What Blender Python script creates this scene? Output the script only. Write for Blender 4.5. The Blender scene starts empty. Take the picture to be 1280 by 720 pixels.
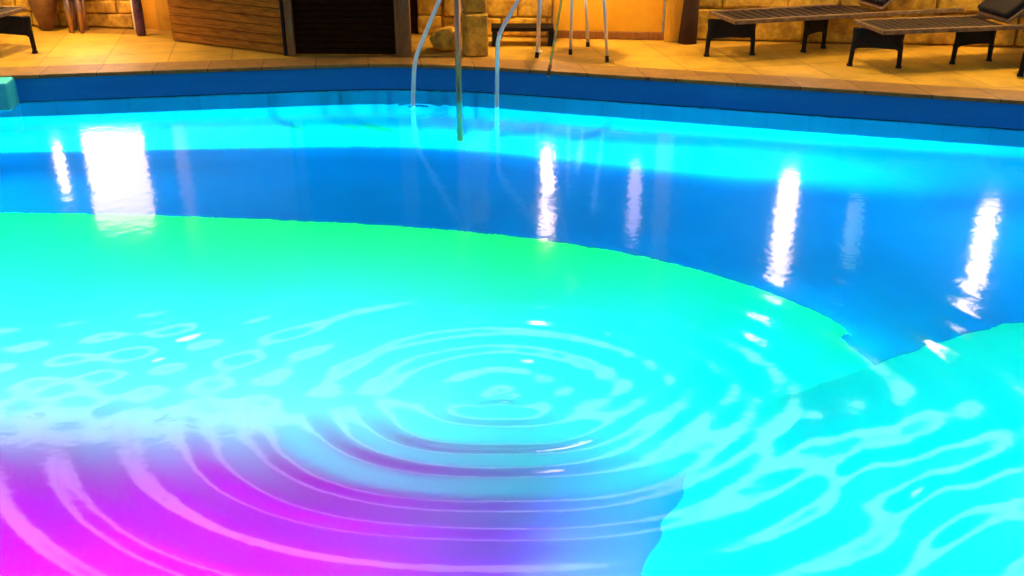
import bpy, bmesh, math, random
import numpy as np
from mathutils import Vector, Matrix
random.seed(7)
C = bpy.context.scene.collection
R = math.radians
CAM_H, PITCH, F = 2.2, R(25), 1280.0
WL = -0.262                     # water level under the deck (z = 0)

# ---------------------------------------------------------------- measuring helper (photo survey -> metres)
def ray(x, y):
    u = (360 - y) / F; r = (x - 640) / F
    return Vector((r, math.cos(PITCH) + math.sin(PITCH) * u, -math.sin(PITCH) + math.cos(PITCH) * u))
def at(x, y, z=0.0):
    d = ray(x, y); s = (z - CAM_H) / d.z
    return Vector((d.x * s, d.y * s, z))
def under(x, y, depth):        # point on a pool bottom 'depth' under the water
    p = at(x, y, WL); d = ray(x, y).normalized()
    h = Vector((d.x, d.y, 0)); si = h.length / 1.333; h.normalize()
    return Vector((p.x, p.y, 0)) + h * depth * si / math.sqrt(1 - si * si) + Vector((0, 0, WL - depth))
def mirror_at(x, y, Y):        # what a flat water point mirrors, at distance Y
    p = at(x, y, WL); d = ray(x, y); s = (Y - p.y) / d.y
    return Vector((p.x + d.x * s, Y, WL - d.z * s))
def height_at(x, y, Y):        # point seen directly at distance Y
    d = ray(x, y); s = Y / d.y
    return Vector((d.x * s, Y, CAM_H + d.z * s))

# ---------------------------------------------------------------- materials
def mat(name, col, rough=0.7, metal=0.0, spec=0.3, noise=None, bump=0.0, bscale=30, emit=None, coord='Object', stretch=(1, 1, 1)):
    m = bpy.data.materials.new(name); m.use_nodes = True
    nt = m.node_tree; b = nt.nodes['Principled BSDF']
    b.inputs['Base Color'].default_value = (*col, 1)
    b.inputs['Roughness'].default_value = rough; b.inputs['Metallic'].default_value = metal
    b.inputs['Specular IOR Level'].default_value = spec
    tc = nt.nodes.new('ShaderNodeTexCoord'); mp = nt.nodes.new('ShaderNodeMapping')
    mp.inputs['Scale'].default_value = stretch
    nt.links.new(tc.outputs[coord], mp.inputs[0])
    if noise:
        col2, sc = noise
        n = nt.nodes.new('ShaderNodeTexNoise'); n.inputs['Scale'].default_value = sc
        n.inputs['Detail'].default_value = 8; n.inputs['Roughness'].default_value = 0.65
        nt.links.new(mp.outputs[0], n.inputs['Vector'])
        r = nt.nodes.new('ShaderNodeValToRGB')
        r.color_ramp.elements[0].position = 0.35; r.color_ramp.elements[1].position = 0.65
        r.color_ramp.elements[0].color = (*col, 1); r.color_ramp.elements[1].color = (*col2, 1)
        nt.links.new(n.outputs['Fac'], r.inputs[0]); nt.links.new(r.outputs[0], b.inputs['Base Color'])
    if bump:
        n = nt.nodes.new('ShaderNodeTexNoise'); n.inputs['Scale'].default_value = bscale; n.inputs['Detail'].default_value = 6
        nt.links.new(mp.outputs[0], n.inputs['Vector'])
        bp = nt.nodes.new('ShaderNodeBump'); bp.inputs['Strength'].default_value = bump; bp.inputs['Distance'].default_value = 0.02
        nt.links.new(n.outputs['Fac'], bp.inputs['Height']); nt.links.new(bp.outputs[0], b.inputs['Normal'])
    if emit:
        b.inputs['Emission Color'].default_value = (*emit[0], 1); b.inputs['Emission Strength'].default_value = emit[1]
    return m
def tile_mat(name, c1, c2, mortar, size, rough=0.5, rot=0.0, msize=0.02, bump=0.3, vary=None):
    m = mat(name, c1, rough); nt = m.node_tree; b = nt.nodes['Principled BSDF']
    mp = [n for n in nt.nodes if n.type == 'MAPPING'][0]; mp.inputs['Rotation'].default_value = (0, 0, rot)
    br = nt.nodes.new('ShaderNodeTexBrick'); br.offset = 0.0 if size[0] == size[1] else 0.5
    br.inputs['Scale'].default_value = 1; br.inputs['Brick Width'].default_value = size[0]; br.inputs['Row Height'].default_value = size[1]
    br.inputs['Mortar Size'].default_value = msize * min(size); br.inputs['Color1'].default_value = (*c1, 1)
    br.inputs['Color2'].default_value = (*c2, 1); br.inputs['Mortar'].default_value = (*mortar, 1)
    nt.links.new(mp.outputs[0], br.inputs['Vector'])
    out = br.outputs['Color']
    if vary:
        n = nt.nodes.new('ShaderNodeTexNoise'); n.inputs['Scale'].default_value = vary; n.inputs['Detail'].default_value = 8
        n.inputs['Roughness'].default_value = 0.7
        nt.links.new(mp.outputs[0], n.inputs['Vector'])
        rr = nt.nodes.new('ShaderNodeMapRange'); rr.inputs['From Min'].default_value = .3; rr.inputs['From Max'].default_value = .7
        rr.inputs['To Min'].default_value = .6; rr.inputs['To Max'].default_value = 1.15
        nt.links.new(n.outputs['Fac'], rr.inputs[0])
        mx = nt.nodes.new('ShaderNodeVectorMath'); mx.operation = 'SCALE'
        nt.links.new(out, mx.inputs[0]); nt.links.new(rr.outputs[0], mx.inputs['Scale']); out = mx.outputs[0]
    nt.links.new(out, b.inputs['Base Color'])
    bp = nt.nodes.new('ShaderNodeBump'); bp.inputs['Strength'].default_value = bump; bp.inputs['Distance'].default_value = 0.004; bp.invert = True
    nt.links.new(br.outputs['Fac'], bp.inputs['Height']); nt.links.new(bp.outputs[0], b.inputs['Normal'])
    return m
M = {}
M['deck'] = tile_mat('deck', (.76, .45, .05), (.58, .33, .04), (.46, .26, .035), (.6, .6), .5, R(-12), .014, .3, 2.2)
M['coping'] = tile_mat('coping', (.38, .20, .05), (.30, .15, .04), (.12, .05, .015), (.5, 3), .5, R(-8), .01, .3, 7)
M['ground'] = mat('ground', (.10, .07, .03), .9, noise=((.05, .05, .02), 2), bump=.4)
M['liner'] = mat('liner', (.0, .27, .88), .3, noise=((.01, .34, .97), 1.2), stretch=(.3, .3, 4), bump=.08, bscale=2)
M['teal_band'] = tile_mat('teal_band', (.0, .07, .13), (.0, .06, .12), (.0, .05, .10), (.10, .10), .2, 0, .02, .1)
M['deep'] = mat('deep', (.0, .29, .58), .6, noise=((.0, .33, .66), .7))
M['wall_under'] = mat('wall_under', (.0, .34, .46), .6, noise=((.0, .30, .42), .8))
M['plaster'] = mat('plaster', (.52, .78, .80), .7, noise=((.48, .74, .76), .9))
M['chrome'] = mat('chrome', (.82, .80, .78), .30, .45)
M['bronze'] = mat('bronze', (.42, .24, .13), .3, 0.7)
M['black'] = mat('black', (.006, .004, .003), .6, spec=.15, noise=((.012, .007, .004), 12))
M['rubber'] = mat('rubber', (.012, .010, .01), .8)
M['wood'] = mat('wood', (.56, .22, .018), .65, spec=.1, noise=((.26, .085, .006), 5), stretch=(1.2, 1.2, 14), bump=.5, bscale=6)
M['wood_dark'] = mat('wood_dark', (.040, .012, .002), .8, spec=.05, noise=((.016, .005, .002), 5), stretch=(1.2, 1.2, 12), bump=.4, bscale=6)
M['wood_post'] = mat('wood_post', (.34, .13, .025), .5, noise=((.22, .08, .015), 6), stretch=(10, 10, 1), bump=.3)
M['facade_dark'] = mat('facade_dark', (.018, .012, .010), .8, noise=((.010, .007, .006), 2))
M['orange'] = mat('orange', (.85, .45, .02), .75, noise=((.74, .36, .014), 3), bump=.15, bscale=12)
M['yellow_frame'] = mat('yellow_frame', (.80, .42, .02), .6, noise=((.66, .30, .012), 6), stretch=(8, 8, 1))
M['stone'] = mat('stone', (.84, .50, .045), .85, noise=((.34, .16, .015), 7), bump=1.0, bscale=9)
M['clay'] = mat('clay', (.26, .12, .03), .8, noise=((.15, .06, .015), 6))
M['white_post'] = mat('white_post', (.85, .75, .42), .6)
M['slat'] = mat('slat', (.05, .027, .011), .7, noise=((.02, .010, .004), 14))
M['bed'] = mat('bed', (.30, .18, .07), .7, noise=((.14, .075, .03), 14), bump=.4, bscale=40, stretch=(1, 5, 1))
M['cushion'] = mat('cushion', (.015, .010, .010), .8, bump=.3, bscale=20)
M['yellow_pole'] = mat('yellow_pole', (.80, .56, .10), .3, .4)
M['mat'] = mat('mat', (.05, .88, .98), .5, bump=.2, bscale=15)
M['bark'] = mat('bark', (.05, .022, .008), .9, bump=.8, bscale=14, stretch=(3, 3, 1))
M['violet'] = mat('violet', (.16, .06, .09), .4, noise=((.06, .02, .03), 9))
LAMPC = (1.0, .60, .40)
M['glow'] = mat('glow', (.8, .8, .8), .5, emit=(LAMPC, 17)); M['glow_box'] = mat('glow_box', (.8, .8, .8), .5, emit=(LAMPC, 10))
M['glow_dim'] = mat('glow_dim', (.8, .6, .7), .5, emit=((1, .52, .62), 4.5))
M['glow_amber'] = mat('glow_amber', (.8, .6, .3), .5, emit=((.5, .9, .2), 1.2))
M['streak_glow'] = mat('streak_glow', (.8, .8, .8), .5, emit=((1.0, .84, .72), 6))  # glow of the added panels whose mirror image streaks the ripples
def water_mat():
    m = bpy.data.materials.new('water'); m.use_nodes = True; nt = m.node_tree
    for n in list(nt.nodes): nt.nodes.remove(n)
    out = nt.nodes.new('ShaderNodeOutputMaterial'); mix = nt.nodes.new('ShaderNodeMixShader')
    rf = nt.nodes.new('ShaderNodeBsdfRefraction'); rf.inputs['IOR'].default_value = 1.333; rf.inputs['Roughness'].default_value = 0
    rf.inputs['Color'].default_value = (.96, 1, 1, 1)
    gl = nt.nodes.new('ShaderNodeBsdfGlossy'); gl.inputs['Roughness'].default_value = 0.085; gl.inputs['Color'].default_value = (.76, .86, .96, 1)
    fr = nt.nodes.new('ShaderNodeFresnel'); fr.inputs['IOR'].default_value = 1.333
    mu = nt.nodes.new('ShaderNodeMath'); mu.operation = 'MULTIPLY'; mu.inputs[1].default_value = 0.8
    tc = nt.nodes.new('ShaderNodeTexCoord')
    n = nt.nodes.new('ShaderNodeTexNoise'); n.inputs['Scale'].default_value = 11; n.inputs['Detail'].default_value = 2
    nt.links.new(tc.outputs['Object'], n.inputs['Vector'])
    bp = nt.nodes.new('ShaderNodeBump'); bp.inputs['Strength'].default_value = 1.0; bp.inputs['Distance'].default_value = 0.0012
    nt.links.new(n.outputs['Fac'], bp.inputs['Height'])
    for s in (gl, fr, rf): nt.links.new(bp.outputs[0], s.inputs['Normal'])
    nt.links.new(fr.outputs[0], mu.inputs[0]); nt.links.new(mu.outputs[0], mix.inputs[0])
    nt.links.new(rf.outputs[0], mix.inputs[1]); nt.links.new(gl.outputs[0], mix.inputs[2]); nt.links.new(mix.outputs[0], out.inputs[0])
    return m
M['water'] = water_mat()

# ---------------------------------------------------------------- mesh helpers
def obj(name, bm, m, parent=None, smooth=False, bevel=0.0):
    me = bpy.data.meshes.new(name)
    bmesh.ops.recalc_face_normals(bm, faces=bm.faces)
    bm.to_mesh(me); bm.free()
    me.materials.append(M[m])
    if smooth:
        for p in me.polygons: p.use_smooth = True
    o = bpy.data.objects.new(name, me); C.objects.link(o)
    if bevel:
        b = o.modifiers.new('bevel', 'BEVEL'); b.width = bevel; b.segments = 2; b.limit_method = 'ANGLE'
    if parent: o.parent = parent
    return o
def tag(o, label, cat, group=None):
    o['label'] = label; o['category'] = cat
    if group: o['group'] = group
    return o
def thing(name, label, cat, loc=(0, 0, 0), rz=0.0, group=None):
    o = bpy.data.objects.new(name, None); C.objects.link(o)
    o.location = loc; o.rotation_euler = (0, 0, rz); o.empty_display_size = .2
    return tag(o, label, cat, group)
def struct(o): o['kind'] = 'structure'; return o
def bx(bm, x0, x1, y0, y1, z0, z1, mtx=None):
    v = [bm.verts.new((x, y, z)) for x in (x0, x1) for y in (y0, y1) for z in (z0, z1)]
    if mtx:
        for q in v: q.co = mtx @ q.co
    for f in ((0, 1, 3, 2), (4, 6, 7, 5), (0, 4, 5, 1), (2, 3, 7, 6), (0, 2, 6, 4), (1, 5, 7, 3)):
        bm.faces.new([v[i] for i in f])
def tube(bm, pts, rad, n=12, caps=True):
    pts = [Vector(p) for p in pts]; rads = rad if isinstance(rad, (list, tuple)) else [rad] * len(pts)
    rings = []; ref = None
    for i, p in enumerate(pts):
        a = pts[max(i - 1, 0)]; b = pts[min(i + 1, len(pts) - 1)]
        t = (b - a).normalized()
        if ref is None: ref = Vector((1, 0, 0)) if abs(t.x) < .8 else Vector((0, 1, 0))
        u = (ref - t * ref.dot(t)).normalized(); w = t.cross(u); ref = u
        rings.append([bm.verts.new(p + (u * math.cos(2 * math.pi * k / n) + w * math.sin(2 * math.pi * k / n)) * rads[i]) for k in range(n)])
    for a, b in zip(rings, rings[1:]):
        for k in range(n): bm.faces.new((a[k], a[(k + 1) % n], b[(k + 1) % n], b[k]))
    if caps: bm.faces.new(rings[0]); bm.faces.new(rings[-1])
def rounded(pts, r=.08, n=6):          # fillet a polyline
    pts = [Vector(p) for p in pts]; out = [pts[0]]
    for a, b, c in zip(pts, pts[1:], pts[2:]):
        rr = min(r, (a - b).length * .45, (c - b).length * .45)
        p = b + (a - b).normalized() * rr; q = b + (c - b).normalized() * rr
        for k in range(n + 1):
            t = k / n; out.append(p * (1 - t) ** 2 + b * 2 * t * (1 - t) + q * t * t)
    out.append(pts[-1]); return out
def prism(bm, poly, z0, z1):
    lo = [bm.verts.new((p[0], p[1], z0)) for p in poly]; hi = [bm.verts.new((p[0], p[1], z1)) for p in poly]
    n = len(poly)
    for i in range(n): bm.faces.new((lo[i], lo[(i + 1) % n], hi[(i + 1) % n], hi[i]))
    bm.faces.new(hi); bm.faces.new(lo[::-1])
def lathe(bm, prof, n=28):
    rings = [[bm.verts.new((r * math.cos(2 * math.pi * k / n), r * math.sin(2 * math.pi * k / n), z)) for k in range(n)] for r, z in prof]
    for a, b in zip(rings, rings[1:]):
        for k in range(n): bm.faces.new((a[k], a[(k + 1) % n], b[(k + 1) % n], b[k]))
    bm.faces.new(rings[0]); bm.faces.new(rings[-1])
def frame(o, d):               # matrix: origin o, local x along d (horizontal)
    return Matrix.Translation(o) @ Matrix.Rotation(math.atan2(d.y, d.x), 4, 'Z')

# ---------------------------------------------------------------- pool
cor = at(512, 76.5); lf = at(0, 94); rt = at(1280, 125)
dl = (lf - cor).normalized(); dr = (rt - cor).normalized()
bend = []
a_, b_ = cor + dl * .9, cor + dr * .9
for k in range(9):
    t = k / 8; bend.append(a_ * (1 - t) ** 2 + cor * 2 * t * (1 - t) + b_ * t * t)
farL = cor + dl * (8.5 + cor.x) / abs(dl.x); farR = cor + dr * (8.5 - cor.x) / dr.x
NEAR = 1.1
outline = [Vector((-8.5, NEAR, 0)), farL] + bend + [farR, Vector((8.5, NEAR, 0))]    # clockwise
def inset(poly, d):            # move outline outward by d
    n = len(poly); out = []
    for i in range(n):
        p, a, b = poly[i], poly[i - 1], poly[(i + 1) % n]
        t1 = (p - a).normalized(); t2 = (b - p).normalized()
        n1 = Vector((-t1.y, t1.x, 0)); n2 = Vector((-t2.y, t2.x, 0))
        m_ = (n1 + n2).normalized(); out.append(p + m_ * (d / max(.3, m_.dot(n1))))
    return out
def ringmesh(bm, a, b, z):
    va = [bm.verts.new((p.x, p.y, z)) for p in a]; vb = [bm.verts.new((p.x, p.y, z)) for p in b]
    for i in range(len(a)):
        j = (i + 1) % len(a); bm.faces.new((va[i], va[j], vb[j], vb[i]))
def wallmesh(bm, a, z0, z1):
    lo = [bm.verts.new((p.x, p.y, z0)) for p in a]; hi = [bm.verts.new((p.x, p.y, z1)) for p in a]
    for i in range(len(a)):
        j = (i + 1) % len(a); bm.faces.new((lo[i], lo[j], hi[j], hi[i]))
DEEP = 1.45
cop_in, cop_out = inset(outline, -.03), inset(outline, .34)
bm = bmesh.new(); wallmesh(bm, cop_in, -.035, 0); wallmesh(bm, cop_out, -.035, 0)
ringmesh(bm, cop_in, cop_out, 0); ringmesh(bm, cop_in, cop_out, -.035)
bmesh.ops.remove_doubles(bm, verts=bm.verts, dist=1e-5)
struct(obj('coping', bm, 'coping', bevel=.006))
bm = bmesh.new(); ringmesh(bm, cop_out, inset(outline, 14), -.004); struct(obj('deck', bm, 'deck'))
bm = bmesh.new(); ringmesh(bm, inset(outline, 10), [p + (p - Vector((0, 5, 0))).normalized() * 400 for p in outline], -.02); struct(obj('ground', bm, 'ground'))
bm = bmesh.new(); wallmesh(bm, outline, WL + .0, -.036); struct(obj('pool_wall', bm, 'liner'))
bm = bmesh.new(); wallmesh(bm, inset(outline, -.003), WL - .50, WL + .012); struct(obj('submerged_band', bm, 'teal_band'))  # dark teal gridded band on the wall, mostly below the water
bm = bmesh.new(); CR = .75; prof = [(0, .48)]
for k in range(11):
    a = math.pi / 2 * k / 10; prof.append((-CR * (1 - math.cos(a)), DEEP - CR * (1 - math.sin(a))))
lines = [[bm.verts.new((p.x, p.y, WL - dp)) for p in inset(outline, d)] for d, dp in prof]
for a, b in zip(lines, lines[1:]):
    for k in range(len(a)): q = (k + 1) % len(a); bm.faces.new((a[k], a[q], b[q], b[k]))
bm.faces.new(lines[-1]); struct(obj('pool_floor', bm, 'deep', smooth=True))
# shelves on the pool bottom
def smoothline(pts, it=3):
    for _ in range(it):
        q = [pts[0]]
        for a, b in zip(pts, pts[1:]): q += [a * .75 + b * .25, a * .25 + b * .75]
        q.append(pts[-1]); pts = q
    return pts
D1, D2 = 1.05, .62
e1 = [under(x, y, D1) for x, y in ((-420, 264), (0, 265), (200, 269), (400, 277), (530, 284), (700, 301), (850, 330), (950, 360), (1000, 380), (1035, 400), (1070, 425), (1110, 456), (1170, 510), (1230, 600))]
e1 = smoothline(e1, 2)
poly = [Vector((-8.45, NEAR + .02, 0)), Vector((-8.45, e1[0].y, 0))] + e1 + [Vector((e1[-1].x, NEAR + .02, 0))]
bm = bmesh.new(); prism(bm, poly, WL - DEEP + .002, WL - D1); struct(obj('pool_shelf', bm, 'plaster'))
e2 = [under(x, y, D2) for x, y in ((770, 800), (800, 720), (842, 640), (880, 560), (945, 510), (1040, 472), (1130, 444), (1200, 418), (1280, 401), (1500, 385))]
e2 = smoothline(e2, 2)
poly = [Vector((e2[0].x - .1, NEAR + .02, 0))] + e2 + [Vector((8.4, e2[-1].y + .1, 0)), Vector((8.4, NEAR + .02, 0))]
bm = bmesh.new(); prism(bm, poly, WL - DEEP + .004, WL - D2); struct(obj('pool_ledge', bm, 'plaster'))

# water surface with travelling ripples
def fbm(X, Y, s, seed, n=10):
    rs = np.random.RandomState(seed); o = np.zeros_like(X)
    for i in range(n):
        k = s * (1 + 1.6 * rs.rand()); th = rs.rand() * 2 * np.pi
        o += np.sin(k * (X * np.cos(th) + Y * np.sin(th)) + rs.rand() * 6.28) / n ** .5
    return o
def waves(X, Y):
    c = at(625, 497, WL)
    dx, dy = X - c.x, Y - c.y
    r = np.hypot(dx, dy) + 1e-6; th = np.arctan2(dy, dx)
    r = np.hypot(dx * .72, dy * 1.0) + 1e-6
    ph = fbm(X * .5, Y, .9, 3) * 1.2 + fbm(X * .4, Y, 2.4, 4) * .35
    am = .5 + .5 * np.clip(fbm(X * .45, Y * .9, 1.5, 5) + .4, -.9, 1.4)
    near = 1 / (1 + np.exp((Y - 5.2 - .10 * X) / .16))        # calm beyond
    ph = ph * 1.25 + .5 * np.sin(th * 3 + X) ; am = np.clip(am * 1.25 - .12, .05, 1.6)
    env = np.exp(-(r / 2.3) ** 2) * (.30 + .70 * np.clip(r / .5, 0, 1)) * near
    south = .40 + .85 * np.clip(-np.sin(th), 0, 1) + .10 * np.clip(np.cos(th), 0, 1)
    z = .0072 * env * south * (.35 + am) * np.sin(2 * np.pi * r / .20 + ph)
    z += .013 * env * south * am * np.sin(2 * np.pi * r / .52 + ph * .8 + 1)
    c2 = at(930, 560, WL); r2 = np.hypot(X - c2.x + 1.3, (Y - c2.y - 1.3))
    z += .0020 * np.exp(-(np.hypot(X - c2.x, Y - c2.y) / .8) ** 2) * np.sin(2 * np.pi * r2 / .15 + ph * 1.2)
    left = near * np.exp(-((X + 2.0) / 1.3) ** 2 - ((Y - 4.75) / .65) ** 2)
    z += .0020 * left * am * np.sin(2 * np.pi * (Y * .97 - X * .24) / .21 + ph * .8)
    right = near * np.exp(-((X - 1.7) / .9) ** 2 - ((Y - 3.35) / .6) ** 2)
    z += .0042 * right * am * np.sin(2 * np.pi * (Y * .88 - X * .47) / .26 + ph)
    z += .0004 * near * fbm(X * .6, Y, 7, 8) * (.3 + am)
    z += .0006 * fbm(X * .6, Y, 1.6, 9)
    z *= 1 - .72 * np.exp(-((X - .75) / .45) ** 2 - ((Y - 3.4) / .9) ** 2)
    ld = at(522, 136, WL); r4 = np.hypot(X - ld.x, Y - ld.y)   # rings round the ladder leg
    z += .0055 * np.exp(-(r4 / .22) ** 2) * np.sin(2 * np.pi * r4 / .11)
    return z
xs = np.concatenate([np.linspace(-8.5, -3.4, 60)[:-1], np.linspace(-3.4, 3.4, 480), np.linspace(3.4, 8.5, 60)[1:]])
ys = np.concatenate([np.linspace(NEAR, 2.4, 30)[:-1], np.linspace(2.4, 5.9, 300), np.linspace(5.9, 8.9, 110)[1:], np.linspace(8.9, 9.9, 60)[1:]])
XX, YY = np.meshgrid(xs, ys); ZZ = waves(XX, YY)
nx, ny = len(xs), len(ys)
lim = np.interp(xs, [p.x for p in outline[1:-1]], [p.y for p in outline[1:-1]])
keep = (YY[:-1, :-1] < lim[:-1][None, :] + .03)
co = np.stack([XX.ravel(), YY.ravel(), ZZ.ravel()], 1)
idx = np.arange(nx * ny).reshape(ny, nx)
fc = np.stack([idx[:-1, :-1], idx[:-1, 1:], idx[1:, 1:], idx[1:, :-1]], -1)[keep]
used = np.unique(fc); rem = -np.ones(nx * ny, int); rem[used] = np.arange(len(used))
me = bpy.data.meshes.new('water'); me.from_pydata(co[used].tolist(), [], rem[fc].tolist())
me.materials.append(M['water'])
for p in me.polygons: p.use_smooth = True
o = bpy.data.objects.new('water', me); o.location = (0, 0, WL); C.objects.link(o); struct(o)

# ---------------------------------------------------------------- pavilion behind the deck
Wl, Wr = at(130, 37), at(1010, 56)
wd = (Wr - Wl).normalized()
WO = frame(at(700, 47), wd)            # local x along the wall, local y away from the pool
WOi = WO.inverted()
def lx(x, y=45): return (WOi @ at(x, y)).x
pav = thing('pavilion', 'low pavilion with orange, stone and dark timber walls behind the pool deck', 'building', WO.translation, math.atan2(wd.y, wd.x))
def pbox(name, m, x0, x1, y0, y1, z0, z1, bev=.004, parent=None):
    bm = bmesh.new(); bx(bm, x0, x1, y0, y1, z0, z1); return obj(name, bm, m, parent or pav, bevel=bev)
H1 = .50
xs_ = lambda x: lx(x)
pbox('upper_wall', 'facade_dark', -7.5, 7.5, .06, .4, H1, 4.6)
def stone_wall_bm(x0, x1, y0, z1, seed, cell=.28):
    rs = random.Random(seed); bm = bmesh.new(); z = 0.003
    while z < z1 - .02:
        h = min(z1 - z, cell * rs.uniform(.5, .85)); x = x0
        while x < x1 - .02:
            w = min(x1 - x, cell * rs.uniform(.7, 1.6)); d = rs.uniform(0, .05)
            bx(bm, x + .005, x + w - .005, y0 - d, y0 + .2, z + .005, z + h - .005); x += w
        z += h
    bx(bm, x0, x1, y0 + .03, y0 + .22, 0, z1)
    return bm
obj('stone_wall', stone_wall_bm(-7.5, lx(158, 40), .02, H1, 1), 'stone', pav, bevel=.018)
pbox('white_post', 'white_post', lx(159, 40), lx(166, 40), -.03, .1, 0, H1)
pbox('panel', 'orange', lx(166, 40), lx(187, 42), .05, .2, 0, H1)
pbox('door_frame', 'yellow_frame', lx(187, 42), lx(216, 42), -.04, .2, 0, 2.2)
pbox('panel', 'wood_dark', lx(216, 42), lx(520, 45), .05, .2, 0, H1)
obj('stone_wall', stone_wall_bm(lx(520), lx(690), .02, H1, 4, .34), 'stone', pav, bevel=.025)
pbox('orange_panel', 'orange', lx(692), lx(826), .03, .2, 0, H1)
pbox('skirting', 'wood_post', lx(690), lx(828), -.02, .028, 0, .075)
pbox('post', 'yellow_frame', lx(829), lx(850), -.08, .2, 0, 3.6)
obj('stone_wall', stone_wall_bm(lx(851), 7.5, .02, H1, 9, .5), 'stone', pav, bevel=.03)
pbox('eave_beam', 'facade_dark', -7.6, 7.6, -.9, -.75, 3.56, 4.58)
pbox('roof', 'facade_dark', -7.8, 7.8, -1.1, 3.2, 4.61, 4.72)
for k in (-7.2, 7.2): pbox('roof_post', 'wood_post', k, k + .15, -.9, -.76, 0, 3.555)

for k in range(10):                     # glowing panels added on the roof beam, out of view, for streaks in the ripples
    pbox('streak_panel', 'streak_glow', -7.5 + k * 1.5, -7.5 + k * 1.5 + 1.44, -.935, -.902, 3.62, 4.52)
# stone pillar beside the hut
bm = bmesh.new(); p0 = at(594, 68)
for i in range(3):
    s = .115 - .008 * i; bx(bm, -s, s, -s, s, .42 * i + .004, .42 * i + .415)
pl = obj('stone_pillar', bm, 'stone', bevel=.02); pl.location = p0; pl.rotation_euler.z = .2
tag(pl, 'square yellow stone pillar just right of the timber hut and behind the ladder', 'pillar')
bm = bmesh.new(); bmesh.ops.create_icosphere(bm, subdivisions=3, radius=.16)
for v in bm.verts: v.co *= 1 + .18 * math.sin(9 * v.co.x + 3) * math.cos(11 * v.co.z) ; v.co.z = max(v.co.z * .8, -.1)
rk = obj('rock', bm, 'stone', smooth=True); rk.location = at(561, 62) + Vector((0, 0, .1))
tag(rk, 'rough yellow boulder standing between the hut and the stone pillar', 'rock')

# ---------------------------------------------------------------- timber hut at the pool corner
A, B, Dd = at(216, 51), at(360, 69), at(512, 72)
hut = thing('wooden_hut', 'brown timber hut with horizontal planks and a dark open front at the pool corner', 'hut', B)
def plank_wall(P, Q, z1, th, board, gap=.006, m='wood', name='plank_wall'):
    d = Q - P; L = d.length; fm = Matrix.Translation(-B) @ frame(P, d)
    bm = bmesh.new(); z = .01; i = 0
    while z < z1 - .02:
        h = min(board, z1 - z); j = .003 * ((i * 7) % 3)
        bx(bm, 0, L, -j, th, z, z + h - gap, fm); z += h; i += 1
    return obj(name, bm, m, hut, bevel=.004)
plank_wall(A, B, 2.1, .05, .088, m='wood', name='side_wall')
inn = Vector((0.0, .06, 0))
plank_wall(at(366, 70) + inn, at(497, 71) + inn, 2.1, .04, .06, m='wood_dark', name='front_wall')
def hpost(x0, x1, y, m='wood_post', d=.1):
    P, Q = at(x0, y), at(x1, y); bm = bmesh.new()
    bx(bm, 0, (Q - P).length, 0, d, 0, 2.14, Matrix.Translation(-B) @ frame(P, Q - P)); return obj('post', bm, m, hut, bevel=.006)
hpost(355, 359, 69.5, 'rubber', .05); hpost(360, 369, 70, 'wood_post'); hpost(495, 514, 71, 'wood_post')
bm = bmesh.new(); prism(bm, [A - B + Vector((-.1, -.15, 0)), Vector((.0, -.12, 0)), Dd - B + Vector((.1, -.1, 0)), Dd - B + Vector((.1, 1.1, 0)), A - B + Vector((-.1, 1.1, 0))], 2.15, 2.22)
obj('roof', bm, 'wood_dark', hut)

# ---------------------------------------------------------------- lamps on the pavilion (seen mirrored in the water)
def lamp(px, y0, y1, w, label, name='wall_lamp', m='glow', box=False, Y=None):
    fa = (WO @ Vector((lx(px), -.0, 0))).y - .35 if Y is None else Y
    t_, b_ = mirror_at(px, y1, fa), mirror_at(px, y0, fa)     # lower edge of a reflection is the top of the lamp
    zt, zb = t_.z, b_.z; X = (t_.x * .4 + b_.x * .6); h = zt - zb
    root = thing(name, label, 'lamp', (X, fa, zb), math.atan2(wd.y, wd.x), 'lit lamps along the pavilion')
    bm = bmesh.new()
    if box: bx(bm, -w / 2, w / 2, -w * .2, w * .2, 0, h)
    else: lathe(bm, [(w * .30, 0), (w * .46, h * .06), (w * .5, h * .3), (w * .5, h * .75), (w * .42, h * .92), (w * .2, h)], 20)
    obj('diffuser', bm, m, root, smooth=not box, bevel=.02 if box else 0)
    bm = bmesh.new(); bx(bm, -.03, .03, .01, .33, h * .5 - .02, h * .5 + .02) if not box else bx(bm, -.03, .03, w * .205, .34, h * .5 - .02, h * .5 + .02)
    obj('bracket', bm, 'rubber', root)
    bm = bmesh.new(); bx(bm, -w * .3, w * .3, -w * .2, w * .2, h + .002, h + .03); obj('cap', bm, 'rubber', root)
    return root
lamp(147, 165, 276, .62, 'large square white lit box lamp on the left part of the pavilion wall', 'box_lamp', m='glow_box', box=True)
lamp(76, 180, 245, .10, 'slim white lit tube lamp at the far left of the pavilion')
lamp(684, 185, 300, .17, 'white lit tube lamp above the orange wall, mirrored behind the ladder')
lamp(793, 205, 300, .13, 'dim pink lit tube lamp above the orange panel end post', m='glow_dim')
lamp(981, 215, 360, .22, 'white lit tube lamp above the stone wall behind the leftmost right-hand lounger')
lamp(1227, 255, 390, .20, 'white lit tube lamp at the far right of the pavilion')
lamp(1067, 250, 330, .16, 'faint greenish lit lamp above the stone wall between two white tube lamps', m='glow_amber')

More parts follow.
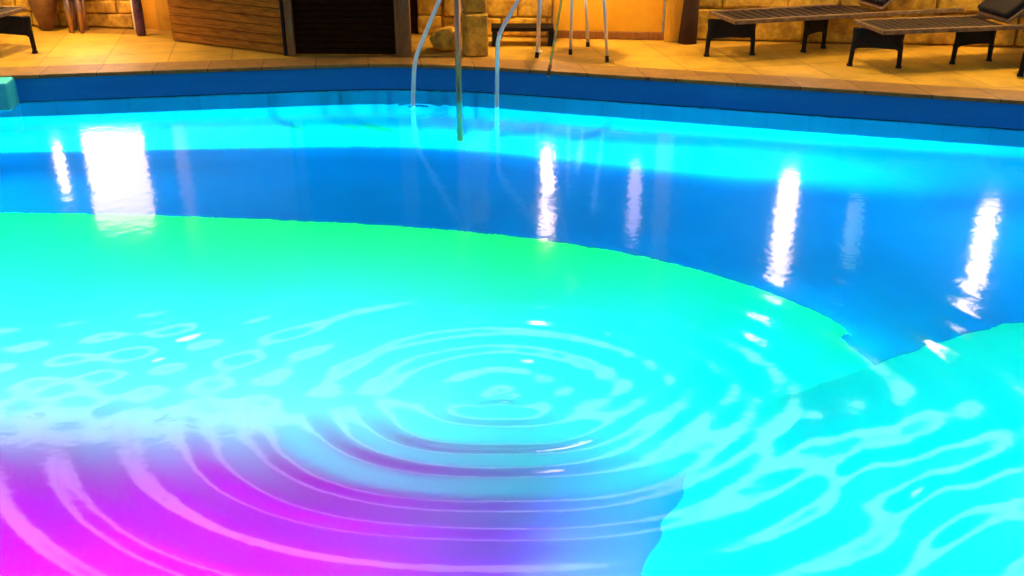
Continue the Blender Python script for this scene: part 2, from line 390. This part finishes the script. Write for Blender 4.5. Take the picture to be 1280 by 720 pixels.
# ---------------------------------------------------------------- loungers
def lounger(feet, label, rear, name='sun_lounger', H=.40, back=True, length=None, lf_=2.6):
    """feet: near-left and near-right foot pixels of the foot end; rear: pixels of the head-end pair"""
    a, b = [at(*p) for p in feet]; c, d = [at(*p) for p in rear]
    o = (a + b) / 2; axis = ((c + d) / 2 - o); sp = axis.length; axis.normalize()
    rz = math.atan2(axis.y, axis.x)
    root = thing(name, label, 'sun lounger', (o.x, o.y, 0), rz, 'black legged sun loungers on the deck')
    inv = root.matrix_basis.inverted() if False else (Matrix.Translation(o) @ Matrix.Rotation(rz, 4, 'Z')).inverted()
    def pair(P, Q):
        P, Q = inv @ P, inv @ Q
        for s, q in ((1, P), (-1, Q)):
            bm = bmesh.new(); n = (Q - P).normalized() * s
            tube(bm, [q + Vector((0, 0, 0)), q + Vector((0, 0, H * .45)) + n * .008, q + Vector((0, 0, H * .62)) + n * .03, q + Vector((0, 0, H - .045)) + n * .03], [.022, .024, .038, .045], 8)
            obj('leg', bm, 'black', root, bevel=0)
            bm = bmesh.new(); tube(bm, [q, q + Vector((0, 0, .02))], [.03, .028], 8); obj('foot', bm, 'rubber', root.children[-1])
        d_ = Q - P; L = d_.length; fm = frame(P, d_)
        bm = bmesh.new()
        z0, z1 = H * .40, H - .045
        pts = [(0, z1), (L, z1), (L, z0 - .02), (L - .05, z0 + .012), (L * .5, z0 + .02), (.05, z0 + .012), (0, z0 - .02)]
        f0 = [bm.verts.new(fm @ Vector((x, -.018, z))) for x, z in pts]; f1 = [bm.verts.new(fm @ Vector((x, .018, z))) for x, z in pts]
        bm.faces.new(f0); bm.faces.new(f1[::-1])
        for i in range(len(pts)): j = (i + 1) % len(pts); bm.faces.new((f0[i], f0[j], f1[j], f1[i]))
        obj('apron', bm, 'black', root)
        return P, Q
    P, Q = pair(a, b); pair(c, d)
    L = length or sp * lf_; w = .26
    bm = bmesh.new()
    for y in (-w, w): bx(bm, -.12, L, y - .022, y + .022, H - .045, H - .004)
    for x in (-.12, L - .03): bx(bm, x, x + .03, -w + .023, w - .023, H - .044, H - .006)
    obj('bed_frame', bm, 'bed', root, bevel=.006)
    bm = bmesh.new(); n = 16; x1 = L - .02 if not back else L * .62
    for k in range(n):
        x = -.08 + (x1 + .08) * k / n; bx(bm, x, x + (x1 + .08) / n * .78, -w + .024, w - .024, H - .03, H - .012)
    obj('slats', bm, 'slat', root)
    if back:
        bm = bmesh.new(); an = R(38); bl = L * .45
        mt = Matrix.Translation((L * .62, 0, H)) @ Matrix.Rotation(-an, 4, 'Y')
        bx(bm, 0, bl, -w + .02, w - .02, 0, .03, mt); obj('backrest', bm, 'bed', root, bevel=.006)
        bm = bmesh.new(); bx(bm, .02, bl - .02, -w + .03, w - .03, .032, .10, mt); obj('cushion', bm, 'cushion', root, bevel=.02)
    return root
lounger(((883, 70), (940, 68.5)), 'low lounger with black arched legs standing nearest the orange wall', ((1004, 65), (1029, 60)))
lounger(((1062, 82), (1123, 85)), 'black legged lounger in the middle of the right row, casting a shadow on the deck', ((1190, 80), (1236, 76)), lf_=1.85)
lounger(((1275, 95), (1338, 97)), 'nearest lounger at the right edge, only one black leg in view', ((1408, 91), (1440, 88)))
lounger(((-30, 62), (44, 66)), 'black lounger at the left edge with one dark leg on the left deck', ((-150, 62), (-100, 52)), back=False)

# ---------------------------------------------------------------- pool ladder
lad = thing('pool_handrails', 'chrome pool entry ladder with two bent handrails standing in the water by the far wall', 'ladder', at(570, 80))
lo = lad.location
def V(p): return Vector(p) - lo
for (x0, y0, xw, yw, xt, yt, xr, yr) in ((518, 77, 516, 132, 549, 0, 580, 62), (622, 82, 621, 134, 648, 0, 673, 66)):
    foot = at(xw, yw, WL); Yw = foot.y
    top1 = height_at(x0, 75 if x0 < 600 else 45, Yw)
    top2 = height_at(xt, yt, Yw + .10); dirv = (top2 - top1)
    top3 = top1 + dirv * 1.9
    base = at(xr, yr)
    pts = [Vector((foot.x, Yw, WL - 1.15)), Vector((foot.x, Yw, WL)), top1, top3, Vector((base.x, base.y, top3.z)), base]
    bm = bmesh.new(); tube(bm, [V(p) for p in rounded(pts, .12, 8)], .019, 14); rl = obj('handrail', bm, 'chrome', lad, smooth=True)
    bm = bmesh.new(); tube(bm, [V(base), V(base + Vector((0, 0, .02)))], .04, 16); obj('base_flange', bm, 'chrome', rl)
# ---------------------------------------------------------------- poles
pw = at(574, 127, WL)
bm = bmesh.new(); tube(bm, [Vector((0, 0, -1.2)), Vector((0, 0, 1.7))], .028, 16)
o = obj('pole', bm, 'bronze', smooth=True); o.location = (pw.x, pw.y, WL)
tag(o, 'dark bronze upright pole standing in the water between the two ladder rails', 'pole')
e = at(685, 96, -.02); tp = height_at(702, 0, e.y + .12)
net = thing('skimmer_pole', 'thin yellow skimmer pole leaning with its tip at the pool edge right of the ladder', 'pole', e)
bm = bmesh.new(); tube(bm, [Vector((0, 0, 0)), (tp - e) * 3], [.009, .012], 10); obj('shaft', bm, 'yellow_pole', net, smooth=True)
bm = bmesh.new(); tube(bm, [Vector((0, 0, 0)) + (tp - e) * .02, (tp - e) * .16], [.014, .016], 10); obj('sleeve', bm, 'clay', net, smooth=True)

# ---------------------------------------------------------------- metal stool / chair with four slim legs
st = thing('metal_stool', 'tall metal stool with slim chrome legs and black feet beside the ladder', 'stool', at(736, 70))
so = st.location; tops = []
for x, y, xt in ((713, 68, 715), (759, 77, 755), (671, 72, 676), (735, 58, 732)):
    f = at(x, y); t = height_at(xt, 0, f.y); t2 = f + (t - f) * 1.75
    tops.append(t2 - so); bm = bmesh.new(); tube(bm, [f - so + Vector((0, 0, .03)), t2 - so], [.015, .018], 12); lg = obj('leg', bm, 'chrome', st, smooth=True)
    bm = bmesh.new(); tube(bm, [f - so, f - so + (t - f) * .1], [.020, .018], 12); obj('rubber_foot', bm, 'rubber', lg)
cx = sum(t.x for t in tops) / 4; cy = sum(t.y for t in tops) / 4; zt = max(t.z for t in tops)
bm = bmesh.new(); tube(bm, [(cx, cy, zt - .02), (cx, cy, zt + .03)], [.24, .25], 32); obj('seat', bm, 'black', st, bevel=.01)

# ---------------------------------------------------------------- small things on the deck
bn = thing('bench', 'low black bench against the stone wall behind the ladder', 'bench', at(648, 55))
bm = bmesh.new(); bx(bm, -.28, .36, -.12, .12, .15, .19); obj('seat', bm, 'black', bn, bevel=.006)
for x in (-.27, .31):
    bm = bmesh.new(); bx(bm, x, x + .05, -.115, .115, 0, .149); obj('leg', bm, 'black', bn)
ch = thing('chair', 'dark wooden chair standing on the far left deck before the stone wall', 'chair', at(97, 41)); co_ = ch.location
for x, y in ((90, 41), (103, 40.5), (94, 37), (108, 37)):
    f = at(x, y) - co_; bm = bmesh.new(); tube(bm, [f, f + Vector((.0, 0, .43))], [.026, .036], 8); obj('leg', bm, 'bronze', ch, smooth=True)
bm = bmesh.new(); bx(bm, -.2, .22, -.08, .34, .43, .47); obj('seat', bm, 'black', ch, bevel=.01)
bm = bmesh.new(); bx(bm, -.2, .22, .30, .34, .472, .95); obj('backrest', bm, 'black', ch, bevel=.01)
bm = bmesh.new(); lathe(bm, [(.05, 0), (.075, .03), (.11, .15), (.15, .30), (.15, .40), (.11, .48), (.13, .52)]); pt = obj('clay_pot', bm, 'clay', smooth=True); pt.location = at(60, 37)
tag(pt, 'brown clay pot standing left of the dark wooden chair on the far deck', 'pot')
bm = bmesh.new(); lathe(bm, [(.045, 0), (.05, .02), (.05, .3), (.045, .42), (.06, .5), (.06, .52)], 20); vs = obj('vase', bm, 'violet', smooth=True); vs.location = at(177, 44)
tag(vs, 'slim dark purple vase between the white post and the yellow door frame', 'vase')
p = at(859, 53)
tr = thing('tree', 'dark narrow tree trunk rising from the deck behind the first right-hand lounger', 'tree', p)
bm = bmesh.new(); tube(bm, [(0, 0, -.02), (.01, 0, .3), (.03, .0, .8), (.0, 0.05, 1.5), (-.05, 0, 2.2)], [.10, .085, .075, .065, .05], 14); obj('trunk', bm, 'bark', tr, smooth=True)
bm = bmesh.new()
for i in range(700):
    a = random.uniform(0, 6.28); e_ = random.uniform(-1, 1); rr = random.uniform(.2, .9) * (1 + .2 * math.sin(3 * a))
    q = Vector((math.cos(a) * rr * math.cos(e_), math.sin(a) * rr * math.cos(e_) - .9, 2.6 + .45 * math.sin(e_) * rr + .2))
    n = Vector((random.gauss(0, 1), random.gauss(0, 1), random.gauss(0, 1))).normalized(); u = n.orthogonal().normalized() * .06; w_ = n.cross(u) * .5
    bm.faces.new([bm.verts.new(q + s) for s in (u, w_, -u, -w_)])
M['leaf'] = mat('leaf', (.05, .08, .02), .6)
obj('crown', bm, 'leaf', tr)
# floating mat at the left edge
q = at(4, 138, WL)
bm = bmesh.new(); bx(bm, -1.2, .075, -.02, .42, 0, .27); fl = obj('foam_float', bm, 'mat', bevel=.02); fl.location = (q.x, q.y, WL - .02); fl.rotation_euler.z = math.atan2(-dl.y, -dl.x)
tag(fl, 'pale cyan foam float lying on the water at the left end of the far wall', 'float')

# ---------------------------------------------------------------- underwater pool lights
def spot(name, loc, tgt, col, W, cone, blend=.6, size=.12, sx=1.0):
    l = bpy.data.lights.new(name, 'SPOT'); l.color = col; l.energy = W; l.spot_size = R(cone); l.spot_blend = blend; l.shadow_soft_size = size
    o = bpy.data.objects.new(name, l); C.objects.link(o); o.location = loc
    o.rotation_euler = (Vector(tgt) - Vector(loc)).to_track_quat('-Z', 'Y').to_euler(); o.scale = (sx, 1, 1); return o
CY, GR, MG, BL = (0, 1, 1), (0, 1, .04), (1, 0, 1), (0, .30, 1)
Z = lambda d: WL - d
for X, W_ in ((-4.6, 2600), (-3.5, 3200), (-2.4, 3600), (-1.4, 3000), (-.6, 600)):
    spot('magenta_light', (X, 1.25, Z(.46)), (X + .1, 2.2, Z(1.05)), MG, W_ * .98, 57, 1)
spot('violet_light', (-.1, 1.25, Z(.46)), (.0, 2.3, Z(1.05)), (.30, .05, 1), 950, 60, 1)
spot('sapphire_light', (-.5, 1.25, Z(.46)), (.55, 3.2, Z(1.05)), (.0, .18, 1), 2600, 36, 1)
spot('sapphire_light', (-1.2, 1.25, Z(.40)), (.80, 4.25, Z(1.05)), (.0, .12, 1), 2400, 15, 1)
spot('ledge_light', (3.0, 1.25, Z(.40)), (1.5, 3.5, Z(.62)), CY, 4800, 104, .9)
spot('ledge_light', (5.0, 1.25, Z(.40)), (2.8, 4.2, Z(.66)), CY, 5500, 90, .9)
spot('ledge_light', (8.2, 4.6, Z(.40)), (2.6, 4.45, Z(.62)), CY, 12000, 28, 1)
for X in (-6.4, -5.0, -3.7, -2.5, -1.4, -.4):
    spot('cyan_light', (X, 1.25, Z(.10)), (X * .9, 5.35, Z(1.05)), CY, 2300, 7.6, 1, sx=6)
    spot('mid_cyan_light', (X, 1.25, Z(.10)), (X * .9, 5.95, Z(1.05)), CY, 1100, 6, 1, sx=6)
    spot('green_light', (X, 1.25, Z(.10)), (X * .9, 7.5 if X < -1 else 7.0, Z(1.05)), GR, 6400, 5.4, 1, sx=9)
for X, TX in ((-3.5, 1.2), (-1.8, .9), (-1.0, 1.2), (.2, 1.0)):
    spot('cross_light', (X, 1.25, Z(.10)), (TX, 5.5, Z(1.05)), CY, 900, 10, 1, sx=3)
    spot('cross_green_light', (X, 1.25, Z(.10)), (TX + .2, 6.8, Z(1.05)), GR, 4200, 6, 1, sx=4)
spot('cross_light', (-8.2, 4.2, Z(.10)), (2.0, 5.9, Z(1.1)), (0, 1, .4), 10000, 8, 1)
spot('ledge_light', (8.2, 5.9, Z(.42)), (2.8, 5.5, Z(.62)), (0, 1, .15), 9000, 18, 1)
for X, Y in ((1.02, 4.72), (1.32, 5.05), (1.72, 5.35), (2.2, 5.65)):  # added fill beside the ledge, without fixtures, to brighten the dark shelf
    P_ = min(e2, key=lambda q: (q.x - X) ** 2 + (q.y - Y) ** 2)
    spot('shelf_fill', (P_.x - .03, P_.y + .05, Z(.74)), (P_.x - .5, P_.y + .6, Z(1.05)), CY if X < 1.2 else (0, 1, .35), 12 if X < 1.2 else 26, 165, .5)
spot('blue_light', (-8.2, 7.7, Z(1.12)), (-1, 7.7, Z(1.45)), (0, .66, 1), 19000, 34, 1)
spot('blue_light', (8.2, 6.3, Z(1.12)), (0, 7.4, Z(1.45)), (0, .66, 1), 24000, 40, 1)
spot('wall_wash_light', (-8.2, 6.8, Z(.25)), (-1.5, 9.8, Z(.8)), (0, .5, 1), 900, 40, 1)
spot('wall_wash_light', (-8.2, 5.2, Z(.25)), (3.0, 9.1, Z(.7)), (0, .25, 1), 3500, 34, 1)
spot('wall_wash_light', (8.2, 5.6, Z(.25)), (1.2, 9.4, Z(.8)), (0, .4, 1), 1200, 40, 1)

# added warm spots without fixtures, out of view, to light deck and wall base
for X, Y, W in ((-5.2, 10.4, 500), (-2.9, 10.4, 200), (.4, 10.2, 420), (2.6, 10.0, 260), (5.0, 9.8, 360)):
    spot('deck_fill', (X, Y, 2.7), (X, Y - .1, 0), (1, .66, .17), W * 1.0, 88, .8)

# ---------------------------------------------------------------- sun, sky, camera
SE, SAZ = R(24), R(62)          # low light from the right and slightly behind the pavilion side
l = bpy.data.lights.new('sun', 'SUN'); l.energy = 2.4; l.angle = R(.6); l.color = (1, .76, .38)
o = bpy.data.objects.new('sun', l); C.objects.link(o)
sd = Vector((math.cos(SE) * math.cos(R(20)), math.cos(SE) * math.sin(R(20)), math.sin(SE)))     # towards the sun
o.rotation_euler = sd.to_track_quat('Z', 'Y').to_euler()
w = bpy.data.worlds.new('World'); bpy.context.scene.world = w; w.use_nodes = True
nt = w.node_tree; sky = nt.nodes.new('ShaderNodeTexSky'); sky.sky_type = 'NISHITA'; sky.sun_disc = False
sky.sun_elevation = SE; sky.sun_rotation = math.pi / 2 - R(20)
nt.links.new(sky.outputs[0], nt.nodes['Background'].inputs[0]); nt.nodes['Background'].inputs[1].default_value = .12
cam = bpy.data.cameras.new('camera'); cam.lens = 36; cam.sensor_width = 36; cam.clip_end = 2000
co = bpy.data.objects.new('camera', cam); C.objects.link(co); co.location = (0, 0, CAM_H); co.rotation_euler = (R(90) - PITCH, 0, 0)
s = bpy.context.scene; s.camera = co
s.view_settings.view_transform = 'Standard'; s.view_settings.look = 'None'; s.view_settings.exposure = 0; s.view_settings.gamma = 1
s.render.engine = 'CYCLES'; s.cycles.use_denoising = True
s.cycles.caustics_refractive = False; s.cycles.caustics_reflective = False
s.cycles.use_light_tree = False; s.cycles.max_bounces = 8; s.cycles.sample_clamp_indirect = 0
